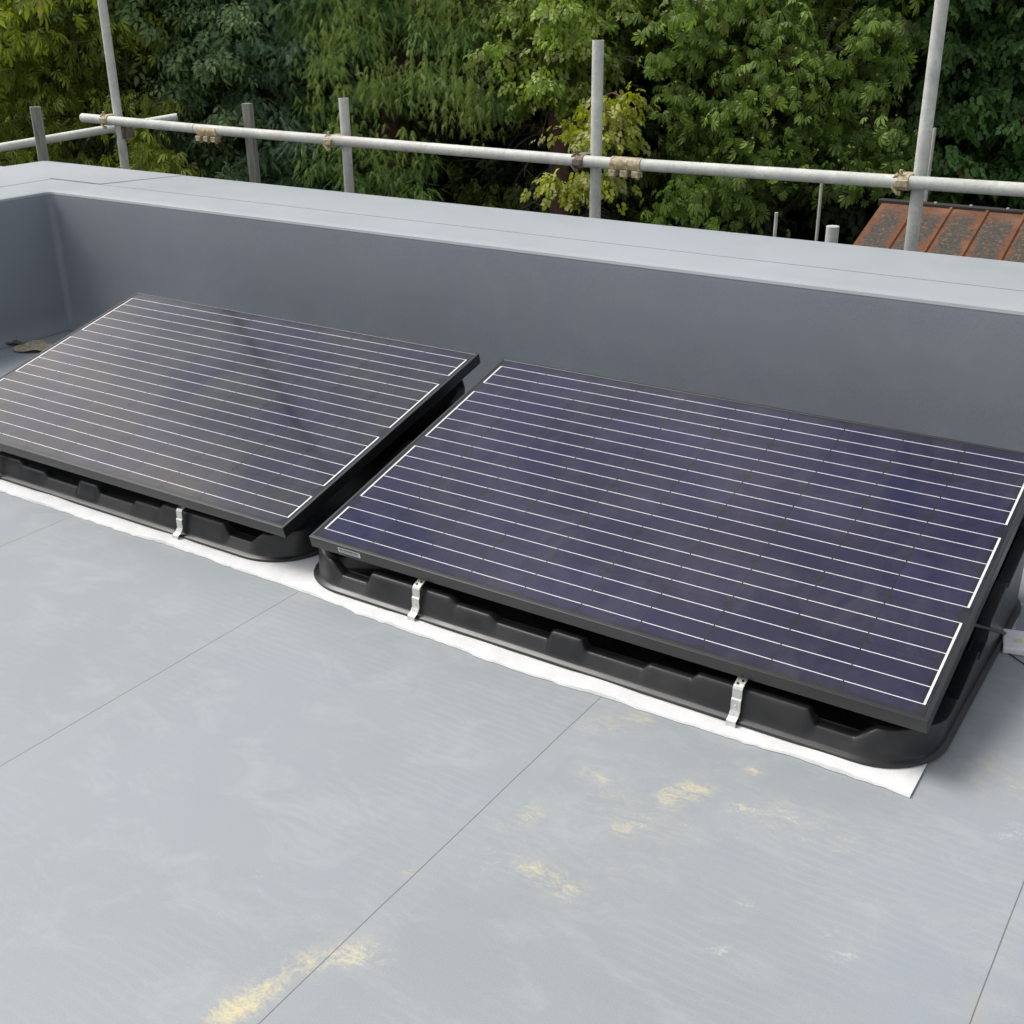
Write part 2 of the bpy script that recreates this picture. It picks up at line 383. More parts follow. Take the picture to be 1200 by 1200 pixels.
def build_tub(parent, xc):
    hw = .855; y0, y1 = 0.0, .985
    front = [(0, -.004), (.046, -.030), (.212, -.015), (.335, 0), (.606, -.034), (.728, 0)]
    side = [(0, 0), (.20, -.012), (.37, -.042), (.44, 0), (.60, -.022), (.80, 0)]
    base = arc_rect(-hw, hw, y0, y1, .150)
    rim = []
    for (x, y) in base:
        zt = .080+max(0, y-.02)*math.tan(TILT)*.985
        ex = hw-abs(x)
        zt -= .026*sst(.03, .16, y)*sst(.16, .0, ex)*sst(1.0, .9, y)
        fr = steps(abs(x), front); sd = steps(y, side)
        wside = sst(.10, .02, ex) if False else 0
        if y < .10: d = fr*(1 if ex > .06 else 0)
        elif y > y1-.10: d = fr
        else: d = sd if ex < .06 else 0
        rim.append((zt, d))
    n = len(base)
    # outward normals
    nr = []
    for i in range(n):
        a = base[i-1]; b_ = base[(i+1) % n]; dx, dy = b_[0]-a[0], b_[1]-a[1]; l = math.hypot(dx, dy); nr.append((dy/l, -dx/l))
    def ring(off, zf):
        o_ = []
        for i in range(n):
            q_ = min(1, abs(nr[i][0]))**3; k_ = 1 if off > -.002 else 1-1.25*q_*(1 if off > -.04 else .45)
            o_.append((base[i][0]+nr[i][0]*off*k_, base[i][1]+nr[i][1]*off*k_, zf(i)))
        return o_
    R = []
    R.append(ring(.004, lambda i: .0045))
    R.append(ring(.012, lambda i: .006))
    R.append(ring(.014, lambda i: .010))
    R.append(ring(.012, lambda i: .0135))
    R.append(ring(.001, lambda i: .0145))
    R.append(ring(-.003, lambda i: .019))
    for q in (.25, .5, .75): R.append(ring(-.003-.012*q, lambda i: .019+(rim[i][0]+rim[i][1]-.010-.019)*q))
    R.append(ring(-.016, lambda i: rim[i][0]+rim[i][1]-.009))
    R.append(ring(-.019, lambda i: rim[i][0]+rim[i][1]-.003))
    R.append(ring(-.025, lambda i: rim[i][0]+rim[i][1]))
    R.append(ring(-.034, lambda i: rim[i][0]+rim[i][1]-.0005))
    R.append(ring(-.044, lambda i: rim[i][0]+rim[i][1]*1.0-.003))
    R.append(ring(-.049, lambda i: rim[i][0]+rim[i][1]*.6-.012))
    R.append(ring(-.056, lambda i: (rim[i][0]-.03)*.6))
    R.append(ring(-.066, lambda i: .02))
    v = [p for r_ in R for p in r_]; f = []
    for i in range(len(R)-1):
        for k in range(n): f.append((i*n+k, i*n+(k+1) % n, (i+1)*n+(k+1) % n, (i+1)*n+k))
    v.append((0, .5, .02)); c = len(v)-1; l = (len(R)-1)*n
    for k in range(n): f.append((l+k, l+(k+1) % n, c))
    mb = MB(); mb.add(v, f)
    o = mb.build('mounting_tub', M_tub, parent, smooth=60); o.location = (xc, 0, 0)
    return o
def panel_frame(parent):
    mb = MB(); T = .035; lip = .0095
    def R(x0, y0, x1, y1, z): return [(x0, y0, z), (x1, y0, z), (x1, y1, z), (x0, y1, z)]
    rings = [R(0, 0, PW, PD, 0), R(lip, lip, PW-lip, PD-lip, 0), R(lip, lip, PW-lip, PD-lip, -.0016),
             R(lip+.002, lip+.002, PW-lip-.002, PD-lip-.002, -.008), R(.002, .002, PW-.002, PD-.002, -.009),
             R(.002, .002, PW-.002, PD-.002, -T+.002), R(.03, .03, PW-.03, PD-.03, -T+.002), R(.03, .03, PW-.03, PD-.03, -T), R(0, 0, PW, PD, -T)]
    v = [p for r in rings for p in r]; f = []
    nn = len(rings)
    for i in range(nn):
        j = (i+1) % nn
        for k in range(4): f.append((i*4+k, i*4+(k+1) % 4, j*4+(k+1) % 4, j*4+k))
    mb.add(v, f)
    o = mb.build('frame', M_frame, parent, bevel=.0014, seg=2); return o
def panel_glass(parent):
    mb = MB(); e = .0088
    mb.box((e, e, -.006), (PW-e, PD-e, -.0012))
    return mb.build('glass', M_cells, parent)
def clamp(parent, x):
    prof = [(-.036, .004), (-.034, .017), (-.022, .022), (-.013, .034), (-.013, .060), (-.009, .064), (-.009, .086), (-.006, .090), (.020, .1010), (.050, .1030)]
    mb = MB(); w = .0115; th = .0022
    P = [Vector((0, a, b)) for a, b in prof]; out = []
    for i, p in enumerate(P):
        d = (P[min(i+1, len(P)-1)]-P[max(0, i-1)]).normalized(); nn_ = Vector((0, -d.z, d.y)); out.append((p, p+nn_*th))
    v = []
    for a, b_ in out: v += [(-w, a.y, a.z), (w, a.y, a.z), (w, b_.y, b_.z), (-w, b_.y, b_.z)]
    f = [(0, 1, 2, 3), tuple(4*(len(out)-1)+k for k in (3, 2, 1, 0))]
    for i in range(len(out)-1):
        for k in range(4): f.append((i*4+k, i*4+(k+1) % 4, (i+1)*4+(k+1) % 4, (i+1)*4+k))
    mb.add(v, f)
    for hx, hy, hz in ((-.004, .0, .0950), (.004, .009, .0988)):
        mb.tube([(hx, hy, hz-.0005), (hx, hy-.0008, hz+.0014)], .0034, 10, mi=1)
    mb.tube([(0, -.0175, .046), (0, -.012, .046)], .0035, 10, mi=0)
    o = mb.build('clamp', [M_galv, M_cable], parent, bevel=.0006, seg=1); o.location = (x, 0, 0); return o
def solar_panel(sticker):
    root = empty('solar_panel', (0, 0, 0), cat='solar panel', group='black solar panels on plastic tubs')
    fr = panel_frame(root); gl = panel_glass(root)
    for o in (fr, gl): o.location = (0, 0, PZ); o.rotation_euler = (TILT, 0, 0)
    return root, fr, gl
p1, fr1, gl1 = solar_panel(True)
p1['label'] = 'right-hand tilted black solar panel, nearer the camera, with a white sticker on its front frame'
tub1 = build_tub(p1, .805); tub1.location.y = -.012
tub1['label'] = 'black moulded plastic tub with stepped rim'
clamp(p1, .368); clamp(p1, 1.250)
s = MB(); s.box((.100, -.0009, -.0240), (.175, 0.0006, -.0085))
s2 = s.build('sticker', [M_sticker, M_ink], fr1)
ink = MB(); x = .104
while x < .171:
    w_ = random.choice([.0006, .001, .0016]); ink.box((x, -.0013, -.0165), (x+w_, -.0008, -.0108)); x += w_+random.choice([.0008, .0014])
for k in range(12): ink.box((.106+k*.0052, -.0013, -.0212), (.1095+k*.0052, -.0008, -.0190))
i_ = ink.build('barcode', M_ink, fr1)
# left panel: a copy turned end for end (its string ribbons sit the other way round)
def copy_obj(o, parent):
    c = o.copy(); COL.objects.link(c); c.parent = parent; return c
p2 = p1.copy(); COL.objects.link(p2); p2.location = (-.0952-PW, 0, 0)
p2['label'] = 'left-hand tilted black solar panel, farther from the camera, a grey brown reflection painted into its cells'
copy_obj(fr1, p2); g2 = copy_obj(gl1, p2); g2.data = g2.data.copy(); g2.data.materials[0] = M_cells_reflection
ct, st_ = math.cos(TILT), math.sin(TILT)
g2.rotation_euler = (Matrix.Rotation(TILT, 3, 'X') @ Matrix.Rotation(math.pi, 3, 'Z')).to_euler()
g2.location = (PW, PD*ct, PZ+PD*st_)
t2 = copy_obj(tub1, p2); t2.location = (-.960+.0952+PW, .010, 0)
for ch in list(p1.children):
    if ch.name.startswith('clamp') and abs(ch.location.x-.368) < .01:
        c1 = copy_obj(ch, p2); c1.location = (.345, .018, 0)
        c2 = copy_obj(ch, p2); c2.location = (1.222, .018, 0)
t2['label'] = 'black moulded plastic tub with stepped rim'

# fleece under the tubs
def fleece():
    xs = np.arange(-1.90, 1.66, .02); edge = []
    rs = np.random.default_rng(3)
    ph = rs.uniform(0, 6.28, 6)
    for x in xs:
        e = -.072+.004*math.sin(x*5+ph[0])+.0025*math.sin(x*13+ph[1])+.0012*math.sin(x*29+ph[2])+.001*math.sin(x*61+ph[3])
        e += .020*sst(-.9, -1.6, x) - .012*math.exp(-((x-.55)/.5)**2)+.022*math.exp(-((x+.4)/.5)**2)
        edge.append(e+rs.normal()*.0016)
    vs = []; cols = [0, .003, .03, .08, .3, .7, 1.]
    for i, x in enumerate(xs):
        for j, q in enumerate(cols):
            y = edge[i]+(.93-edge[i])*q if j > 2 else edge[i]+q*1.0
            z = .0012 if j == 0 else (.0052+.0035*max(0, math.sin(x*17+ph[1])*math.sin(x*5+ph[4]))*(1 if j < 4 else .0))
            if j > 3: z = .0032
            sl = (.012*(1-q)) if i >= len(xs)-1 else 0
            vs.append((x+sl, y, z))
    n = len(cols); f = [(i*n+j, (i+1)*n+j, (i+1)*n+j+1, i*n+j+1) for i in range(len(xs)-1) for j in range(n-1)]
    t = NT('white_fleece'); o = t.obj(); a = t.noise(350, 5, .7, o); b_ = t.noise(14, 4, .6, o)
    t.bsdf(t.mix(t.ramp(t.M('ADD', t.M('MULTIPLY', b_, .5), t.M('MULTIPLY', a, .5)), .38, .62), (.66, .67, .67), (.80, .80, .79)), .95, 0, .1, t.bump(a, .3, .002))
    mb = MB(); mb.add(vs, f)
    tag(mb.build('fleece_sheet', t.m, smooth=25), 'white protective fleece sheet lying under the black tubs, its wavy edge showing', 'fleece')
fleece()

# ------------------------------------------------------------------ small things on the roof
bx = empty('connector_box', tuple(onz(1189, 757)), label='small white plastic box with a yellow mark, on the roof by the right panel', cat='box')
q = MB(); q.box((-.030, -.048, .001), (.040, .052, .018)); q.build('casing', M_white, bx, bevel=.003)
q = MB(); q.tube([(.006, -.004, .0182), (.006, -.004, .0190)], .011, 16); q.build('mark', simple('pale_yellow_mark', (.80, .78, .38), .6), bx)
bx.rotation_euler = (0, 0, rad(14))
B0 = onz(1189, 757)
q = MB()
A = Vector(onx(1138, 731, 1.640))
q.tube([A, Vector(onx(1148, 734, 1.652)), Vector(onx(1160, 737, 1.668)), Vector((B0[0]-.030, B0[1]+.026, .014)), Vector((B0[0]-.020, B0[1]+.022, .012))], .0042, 10)
tag(q.build('cable', M_cable, smooth=True), 'black cable running from the right tub to the small white box', 'cable')
q = MB(); P0 = onz(1168, 757); P1 = onz(1215, 790)
q.tube([(P0[0], P0[1], .003), (P1[0], P1[1], .003), (P1[0]+.15, P1[1]-.14, .003)], .0014, 8)
tag(q.build('wire', M_cable, smooth=True), 'thin dark wire lying on the roof in front of the white box', 'wire')
def blob(name, pts, z, mat, **k):
    mb = MB(); n = len(pts); t_ = .002
    v = [(x, y, z) for x, y in pts]+[(x, y, z-t_) for x, y in pts]
    mb.add(v, [tuple(range(n))]+[(i, i+n, (i+1) % n+n, (i+1) % n) for i in range(n)])
    return tag(mb.build(name, mat), **k)
pp = [onz(*q)[:2] for q in ((1186, 706), (1199, 709), (1193, 714), (1191, 722), (1193, 727), (1190, 731), (1190, 738), (1184, 742), (1178, 745), (1176, 749), (1170, 757), (1163, 757), (1166, 748), (1172, 736), (1178, 722))]
blob('sealant_smear', pp, .0035, simple('pale_sealant', (.50, .54, .54), .5, 0, .15, 40), label='pale grey sealant smear on the roof beside the white box', cat='sealant')
for i, (cx, cy, r, lab) in enumerate(((42, 409, .085, 'brown dead leaf, the larger of two lying by the left wall corner'), (16, 404, .035, 'small dark dead leaf left of the larger one by the left wall'))):
    c = onz(cx, cy); pts = []
    mb = MB(); k = 22; vv = []
    for j in range(k):
        a = 2*math.pi*j/k; rr = r*(.85+.12*math.sin(a*3+1)+.10*random.random())
        vv.append((c[0]+math.cos(a)*rr*1.3, c[1]+math.sin(a)*rr, .006+.010*abs(math.sin(a*2))))
    vv.append((c[0], c[1], .010)); mb.add(vv, [(j, (j+1) % k, k) for j in range(k)])
    tag(mb.build('dead_leaf', simple('dry_leaf', (.44, .38, .27) if i == 0 else (.12, .09, .06), .8, 0, .5, 60)), lab, 'leaf')

# ------------------------------------------------------------------ scaffold
def tube_material():
    t = NT('weathered_galvanised_tube'); o = t.obj()
    n = t.noise(5, 6, .7, o, .8); f = t.noise(60, 5, .7, o)
    c = t.mix(t.ramp(n, .3, .7), (.42, .44, .42), (.74, .74, .67))
    c = t.mix(t.ramp(f, .5, .72, 0, .65), c, (.40, .40, .35))
    pk = t.noise(1.15, 2, .5, o); c = t.mix(t.ramp(pk, .60, .67, 0, .45), c, (.66, .42, .40))
    t.bsdf(c, .55, .0, .4, t.bump(f, .15, .002)); return t.m
M_tube = tube_material()
M_brass = simple('yellowed_coupler_steel', (.42, .35, .22), .6, .1, .6, 60, .3)
M_rust = simple('rusty_coupler_steel', (.20, .16, .12), .7, .2, .5, 60, .4)
M_batten = simple('weathered_batten_wood', (.25, .25, .22), .85, 0, .35, 14, .4, .3, (6, 6, .5))
TR = .0242
sc = empty('scaffold_guard_rail', (0, 2.41, GZ), label='galvanised tube scaffold guard rail running behind the parapet with tall poles', cat='scaffolding')
def part(mb, name, mats, **k):
    o = mb.build(name, mats, None, **k); o.parent = sc; o.location = (0, -2.41, -GZ); return o
YR, YP = 2.375, 2.425
def pole(px, py, top, Y=YP):
    a = ony(px, py, Y); m_ = MB(); z1 = top if top > 5 else ony(px, py, Y)[2]
    m_.tube([(a[0], Y, GZ), (a[0], Y, .3), (a[0], Y, z1)], TR, 18, hollow=.15)
    part(m_, 'pole', M_tube, smooth=50); return a[0]
xL = pole(140, 148, 6.); xM = pole(701, 47, 0); x4 = pole(402.5, 115, 0); xR = pole(1077, 213, 6.)
m_ = MB(); zr = lambda px, py: ony(px, py, YR)
r0, r1, r2, r3 = zr(97, 138), zr(403, 167), zr(703, 190.5), zr(1200, 223)
far = r3+(r3-r2)*2.2
def seg(a, b): 
    q_ = MB(); q_.tube([a, (np.asarray(a)+b)/2, b], TR, 18, hollow=.15); part(q_, 'rail', M_tube, smooth=50)
j1 = r0+(r1-r0)*.47; j2 = r2+(r3-r2)*.065
seg(r0, j1-np.array([.0, 0, 0])); seg(j1+np.array([.004, 0, -.0008]), (r1+r2)/2*0+r2+(r2-r1)*.10); seg(j2+np.array([.01, 0, .002]), far)
# left return rail
e1 = onx(0, 173, -4.30); e2 = ony(208, 137.5, 2.95)
d_ = e1-e2; e0 = e2+d_*2.2
seg(e2, e0)
def coupler(p, kind, mat, ax=(1, 0, 0)):
    p = Vector(p); ax = Vector(ax).normalized(); q_ = MB()
    if kind == 'sleeve':
        L = .070
        q_.tube([p-ax*L, p+ax*L], TR+.005, 18)
        for s_ in (-.055, .0, .055):
            c_ = p+ax*s_; q_.box((c_.x-.016, c_.y-TR-.012, c_.z-TR-.024), (c_.x+.016, c_.y+.004, c_.z-TR+.002))
            q_.tube([(c_.x, c_.y-.012, c_.z-TR-.034), (c_.x, c_.y-.012, c_.z-TR-.006)], .008, 8)
    else:
        q_.tube([p-ax*.020, p+ax*.020], TR+.0045, 18)
        q_.box((p.x-.022, p.y-.002, p.z-.028), (p.x+.022, p.y+.056, p.z+.029))
        v_ = Vector((p.x, YP, p.z)); q_.tube([v_-Vector((0, 0, .028)), v_+Vector((0, 0, .028))], TR+.0055, 18)
        q_.box((p.x-.022, p.y-TR-.016, p.z-.012), (p.x+.022, p.y-TR+.004, p.z+.012))
        for s_ in (-1, 1):
            q_.tube([(p.x-.012, p.y-.01, p.z+.03*s_), (p.x-.012, p.y-.012, p.z+.046*s_)], .007, 8)
        q_.tube([(p.x-.045, p.y-.012, p.z+.006), (p.x-.02, p.y-.012, p.z+.03)], .008, 8)
        q_.tube([(p.x-.04, p.y-.016, p.z-.012), (p.x-.014, p.y-.016, p.z-.042)], .007, 8)
    return part(q_, 'coupler', mat, smooth=40, bevel=.002)
rd = r3-r0
def onrail(x): 
    for a, b_ in ((r0, r1), (r1, r2), (r2, far)):
        if x <= b_[0]: return a+(b_-a)*(x-a[0])/(b_[0]-a[0])
coupler(onrail(xL-.03), 'right', M_brass, rd); coupler(onrail(x4-.045), 'right', M_brass, rd)
coupler(onrail(xM-.045), 'right', M_rust, rd); coupler(onrail(xR-.04), 'right', M_brass, rd)
coupler(zr(245.5, 154), 'sleeve', M_brass, rd); coupler(zr(735, 192.5), 'sleeve', M_brass, rd)
q = MB(); cL = onrail(xL); q.box((xL-.03, YP-.01, cL[2]-.10), (xL+.03, YP+.07, cL[2]-.03)); q.tube([(xL-.02, YP-.03, cL[2]-.085), (xL+.0, YP+.0, cL[2]-.085)], .012, 8)
q.tube([(xL+.035, YP+.02, cL[2]-.11), (xL+.035, YP+.02, cL[2]-.04)], .012, 8); part(q, 'coupler', M_rust, bevel=.003)
def batten(px, py, Y, X=None, w=.045, lab=''):
    a = ony(px, py, Y) if X is None else onx(px, py, X); q_ = MB()
    q_.box((-w/2, -.019, GZ-a[2]), (w/2, .019, 0)); o = q_.build('timber_batten', M_batten, bevel=.002); o.location = tuple(a); tag(o, lab, 'batten')
    return o
o = batten(289.5, 121, 2.46, lab='grey weathered upright batten behind the long rail, left of the capless short pole'); o['label'] = 'pale grey weathered upright batten crossing behind the long scaffold rail'; o.rotation_euler = (0, rad(-.6), rad(10))
o = batten(41, 125, 0, X=-3.86, w=.055, lab='dark grey weathered upright batten in front of the left return rail'); o.rotation_euler = (0, 0, rad(60))
a = ony(976, 265, 2.30); q = MB(); q.tube([(a[0], a[1], GZ), (a[0], a[1], .3), (a[0], a[1], a[2])], TR, 18, mi=0)
tag(q.build('scaffold_tube', M_tube, smooth=50, bevel=.001), 'short pale tube end just showing above the coping', 'tube')
q = MB(); a = onx(-20, 193, -4.2); b_ = onx(24, 198.5, -3.9); q.tube([a+(a-b_)*4, a, b_, b_+(b_-a)*.2], .004, 8)
tag(q.build('wire', M_tube), 'thin pale wire just above the left coping', 'wire')
for px, py, Z, r, lab, pb in ((910, 249, 12.5, .018, 'thin pale post under the chestnut branches, left of the short tube end', None), (963, 214, 15, .02, 'thin dim post rising in the dark gap under the trees', 958),
                        (1095.5, 150, 15.6, .022, 'slim grey post beyond the tall right scaffold pole', None)):
    a = at(px, py, Z); q = MB(); q.tube([(a[0], a[1], GZ), (a[0], a[1], a[2])], r, 10)
    tag(q.build('metal_post', M_tube, smooth=50), lab, 'post')

# ------------------------------------------------------------------ shed
def shed():
    root = empty('metal_shed', (-2.1, 12.23, GZ), label='low shed with a rusty ribbed metal roof beyond the parapet', cat='shed')
    t = NT('rusted_painted_steel'); o = t.obj(); sep = t.n('SeparateXYZ'); t.t.links.new(o, sep.inputs[0])
    P = .40
    k = t.M('DIVIDE', sep.outputs[0], P); d = t.M('MULTIPLY', t.M('ABSOLUTE', t.M('SUBTRACT', k, t.M('ROUND', k))), P)
    n = t.noise(3.2, 7, .72, o, .6); n2 = t.noise(30, 6, .7, o)
    e = t.M('SUBTRACT', t.M('ADD', d, t.M('MULTIPLY', t.M('SUBTRACT', n, .5), .38)), .055)
    e = t.M('ADD', e, t.M('MULTIPLY', t.M('SUBTRACT', n2, .5), .10))
    edge = t.ramp(sep.outputs[1], .04, .20, .12, 0)     # rust creeps from the eaves end
    paint = t.ramp(e, -.01, .02)
    topd = t.ramp(t.M('MULTIPLY', sep.outputs[1], -1), .05, .28)
    paint = t.M('MULTIPLY', paint, topd)
    rust = t.mix(t.ramp(n2, .3, .7), (.10, .040, .022), (.22, .095, .045)); rust = t.mix(t.ramp(t.noise(2, 4, .6, o), .5, .8, 0, .5), rust, (.36, .20, .12))
    pc = t.mix(t.ramp(n2, .35, .65), (.042, .040, .038), (.085, .078, .066))
    pc = t.mix(t.ramp(t.noise(22, 6, .8, o), .53, .60, 0, .85), pc, (.24, .13, .06))
    t.bsdf(t.mix(paint, rust, pc), .75, 0, .3, t.bump(n2, .3, .01))
    s_ = .345; mb = MB(); n_ = 24; L = 3.2
    v = []; f = []
    prof = []
    for i in range(n_+1):
        x = i*P
        prof += [(x-.028, 0), (x-.012, .022), (x+.012, .022), (x+.028, 0)] if i else [(x, 0)]
    for x, z in prof: v += [(x, 0, z), (x, -L, z-s_*L)]
    for i in range(len(prof)-1): f.append((2*i, 2*i+1, 2*i+3, 2*i+2))
    mb.add(v, f); r_ = mb.build('roof', t.m, root); r_.location = (0, 0, -.91-GZ)
    X1 = n_*P
    q_ = MB(); q_.box((-.05, -.03, -.05), (X1, .09, .028)); q_.build('ridge_cap', simple('dark_ridge_steel', (.035, .03, .028), .7), r_, bevel=.01)
    mb_ = simple('pale_bolt_caps', (.6, .6, .6), .5)
    for i in range(1, 9):
        q_ = MB(); q_.tube([(i*P+.2, .03, .026), (i*P+.2, .03, .042)], .016, 8); q_.build('bolt_cap', mb_, r_)
    w_ = MB(); w_.box((.06, -L+.1, GZ), (X1-.1, .0, -.95-s_*L)); w_.add([(.06, -L+.1, -.95-s_*L), (.06, 0, -.95-.06), (.06, 0, -.95-s_*L)], [(0, 1, 2)])
    w_.box((.0, -.02, GZ), (X1-.1, .06, -.99)); o_ = w_.build('walls', simple('dark_timber_wall', (.05, .04, .03), .8, 0, .3, 10, .3, .3, (6, 1, .4)), root); o_.location = (0, 0, -GZ)
shed()

# ------------------------------------------------------------------ ground
g = MB(); g.add([(-900, -900, GZ), (900, -900, GZ), (900, 900, GZ), (-900, 900, GZ)], [(0, 1, 2, 3)])
t = NT('rough_grass_ground'); n = t.noise(1.2, 8, .7, t.obj()); n2 = t.noise(25, 4, .7, t.obj())
t.bsdf(t.mix(t.ramp(n, .35, .65), (.035, .045, .02), t.mix(t.ramp(n2, .3, .7), (.05, .07, .025), (.09, .09, .04))), .95, 0, .2, t.bump(n2, .6, .03))
tag(g.build('ground', t.m), kind='structure')

# ------------------------------------------------------------------ foliage
def leaf_material(name, trans=.32, rough=.5):
    t = NT(name); c = t.attr('col', True)
    b_ = t.n('BsdfPrincipled'); t.put(b_.inputs['Base Color'], c); b_.inputs['Roughness'].default_value = rough; b_.inputs['Specular IOR Level'].default_value = .35
    tr = t.n('BsdfTranslucent'); hs = t.n('HueSaturation'); hs.inputs['Saturation'].default_value = 1.15; hs.inputs['Value'].default_value = 1.5
    t.put(hs.inputs['Color'], c); t.t.links.new(hs.outputs[0], tr.inputs[0])
    mx = t.n('MixShader'); mx.inputs[0].default_value = trans
    t.t.links.new(b_.outputs[0], mx.inputs[1]); t.t.links.new(tr.outputs[0], mx.inputs[2]); t.t.links.new(mx.outputs[0], t.out.inputs[0])
    return t.m
M_leaf = leaf_material('broad_leaves', .38); M_needle = leaf_material('scale_leaves', .2, .6)
M_bark = simple('tree_bark', (.10, .075, .055), .9, 0, .4, 9, .8, .2, (3, 3, .5))
M_redbark = simple('reddish_bark', (.15, .085, .065), .9, 0, .4, 9, .8, .2, (3, 3, .5))
M_twig = simple('grey_twigs', (.22, .19, .16), .85, 0, .3, 20, .2)

def T_palm(nl=6, w=.46, droop=.55, fan=95):
    v = []; f = []
    for k in range(nl):
        a = rad(-fan+2*fan*k/(nl-1)); L = 1-.42*abs(k-(nl-1)/2)/((nl-1)/2)
        d = np.array([math.sin(a), math.cos(a)]); s = np.array([d[1], -d[0]]); n = len(v)
        for t_, w_, zz in ((.06, 0, 0), (.55, w*.36, .04), (.80, w*.5, .03), (1, 0, -.05), (.80, -w*.5, .03), (.55, -w*.36, .04), (.66, 0, -.02)):
            p = d*t_*L+s*w_*L; v.append((p[0], p[1], -droop*(t_*L)**2+zz))
        f += [(n+q, n+(q+1) % 6, n+6) for q in range(6)]
    return np.array(v), np.array(f)
def T_leaf(w=.7):
    v = [(0, 0, 0), (w*.40, .22, .05), (w*.46, .58, .03), (0, 1, -.14), (-w*.46, .58, .03), (-w*.40, .22, .05), (0, .5, -.03)]
    return np.array(v, float), np.array([(k, (k+1) % 6, 6) for k in range(6)])
def T_trio(w=.5, spread=.55):
    V = []; F = []; n = 0
    for a, L, ox, oy, dz in ((8, 1, 0, .25, -.1), (62, .85, .12, 0, .0), (-58, .9, -.1, -.15, .05), (35, .8, .28, -.75, .12), (-30, .85, -.25, -.8, .0)):
        v, f = T_leaf(w); v = v*L; c, s = math.cos(rad(a)), math.sin(rad(a))
        v = np.stack([v[:, 0]*c+v[:, 1]*s+ox, -v[:, 0]*s+v[:, 1]*c+oy*spread*2, v[:, 2]-.35*(v[:, 1])**2+dz], 1); F.append(f+n); V.append(v); n += len(v)
    return np.concatenate(V), np.concatenate(F)
def T_frond(n=6, w=.22):
    v = []; f = []
    for k in range(n):
        y = .02+.84*k/(n-1); L = w*(1-.6*k/(n-1))
        for sgn in (-1, 1):
            i = len(v); yy = y+(.05 if sgn > 0 else 0)
            v += [(0, yy-.035, 0), (0, yy+.035, 0), (sgn*L, yy+.95*L, -.25*L)]
            f += [(i, i+2, i+1)]
    i = len(v); v += [(-.025, 0, 0), (.025, 0, 0), (0, 1.05, -.06)]; f.append((i, i+1, i+2))
    return np.array(v, float), np.array(f)
def nrmz(a): return a/np.maximum(np.linalg.norm(a, axis=1, keepdims=True), 1e-9)
def stamp(T, pos, axis, normal, size):
    V, F = T; y = nrmz(axis); x = nrmz(np.cross(y, normal)); z = np.cross(x, y)
    s = size[:, None, None]
    out = pos[:, None, :]+s*(V[None, :, 0:1]*x[:, None]+V[None, :, 1:2]*y[:, None]+V[None, :, 2:3]*z[:, None])
    n, k = len(pos), len(V)
    return out.reshape(-1, 3), (F[None]+np.arange(n)[:, None, None]*k).reshape(-1, 3)
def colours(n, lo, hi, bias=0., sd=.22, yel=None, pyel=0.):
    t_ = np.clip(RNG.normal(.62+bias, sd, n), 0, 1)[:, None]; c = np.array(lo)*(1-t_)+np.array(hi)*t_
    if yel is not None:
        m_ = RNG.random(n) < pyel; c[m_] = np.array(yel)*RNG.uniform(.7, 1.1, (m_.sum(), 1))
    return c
def mesh_obj(name, V, F, C, mat, parent):
    me = bpy.data.meshes.new(name); fast_mesh(me, V, F)
    a = me.attributes.new('col', 'FLOAT_COLOR', 'FACE'); a.data.foreach_set('color', np.concatenate([C, np.ones((len(C), 1))], 1).astype(np.float32).ravel())
    me.materials.append(mat); o = bpy.data.objects.new(name, me); link(o, parent); return o
def clump_leaves(c, r, style, dens=1., tint=0.):
    """leaf sprays over the outer shell of one bough end; c centre, r radius"""
    Z0 = np.array([0, 0, 1.])
    ns = max(4, int(style['sprays']*(r/.8)**2*dens))
    d = nrmz(RNG.normal(size=(ns, 3))+np.array([0, 0, style.get('up', .35)])); rr = RNG.uniform(.45, 1.05, ns)[:, None]
    flat = np.array([1, 1, style.get('flat', .75)])
    sp = c+d*rr*r*flat
    nl = style['leaves']; n = ns*nl
    out = np.repeat(d, nl, 0); base = np.repeat(sp, nl, 0)
    off = RNG.normal(size=(n, 3))*np.array([1, 1, .35])*style['spread']
    off[:, 2] -= .5*np.linalg.norm(off[:, :2], axis=1)
    pos = base+off
    ax = nrmz(nrmz(off+1e-6)*.8+out*.55+np.array([0, 0, -style['hang']])+RNG.normal(size=(n, 3))*.3)
    nm = nrmz(Z0*.9+out*.6+RNG.normal(size=(n, 3))*.5)
    sz = style['size']*RNG.uniform(.65, 1.15, n)
    V, F = stamp(style['T'], pos, ax, nm, sz); k = len(style['T'][1])
    stt = np.repeat(RNG.normal(0, .2, ns), nl)
    col = colours(n, style['lo'], style['hi'], tint, .2, style.get('yel'), style.get('pyel', 0))*(1+stt[:, None])
    return V, F, np.repeat(np.clip(col, .004, 1), k, 0)
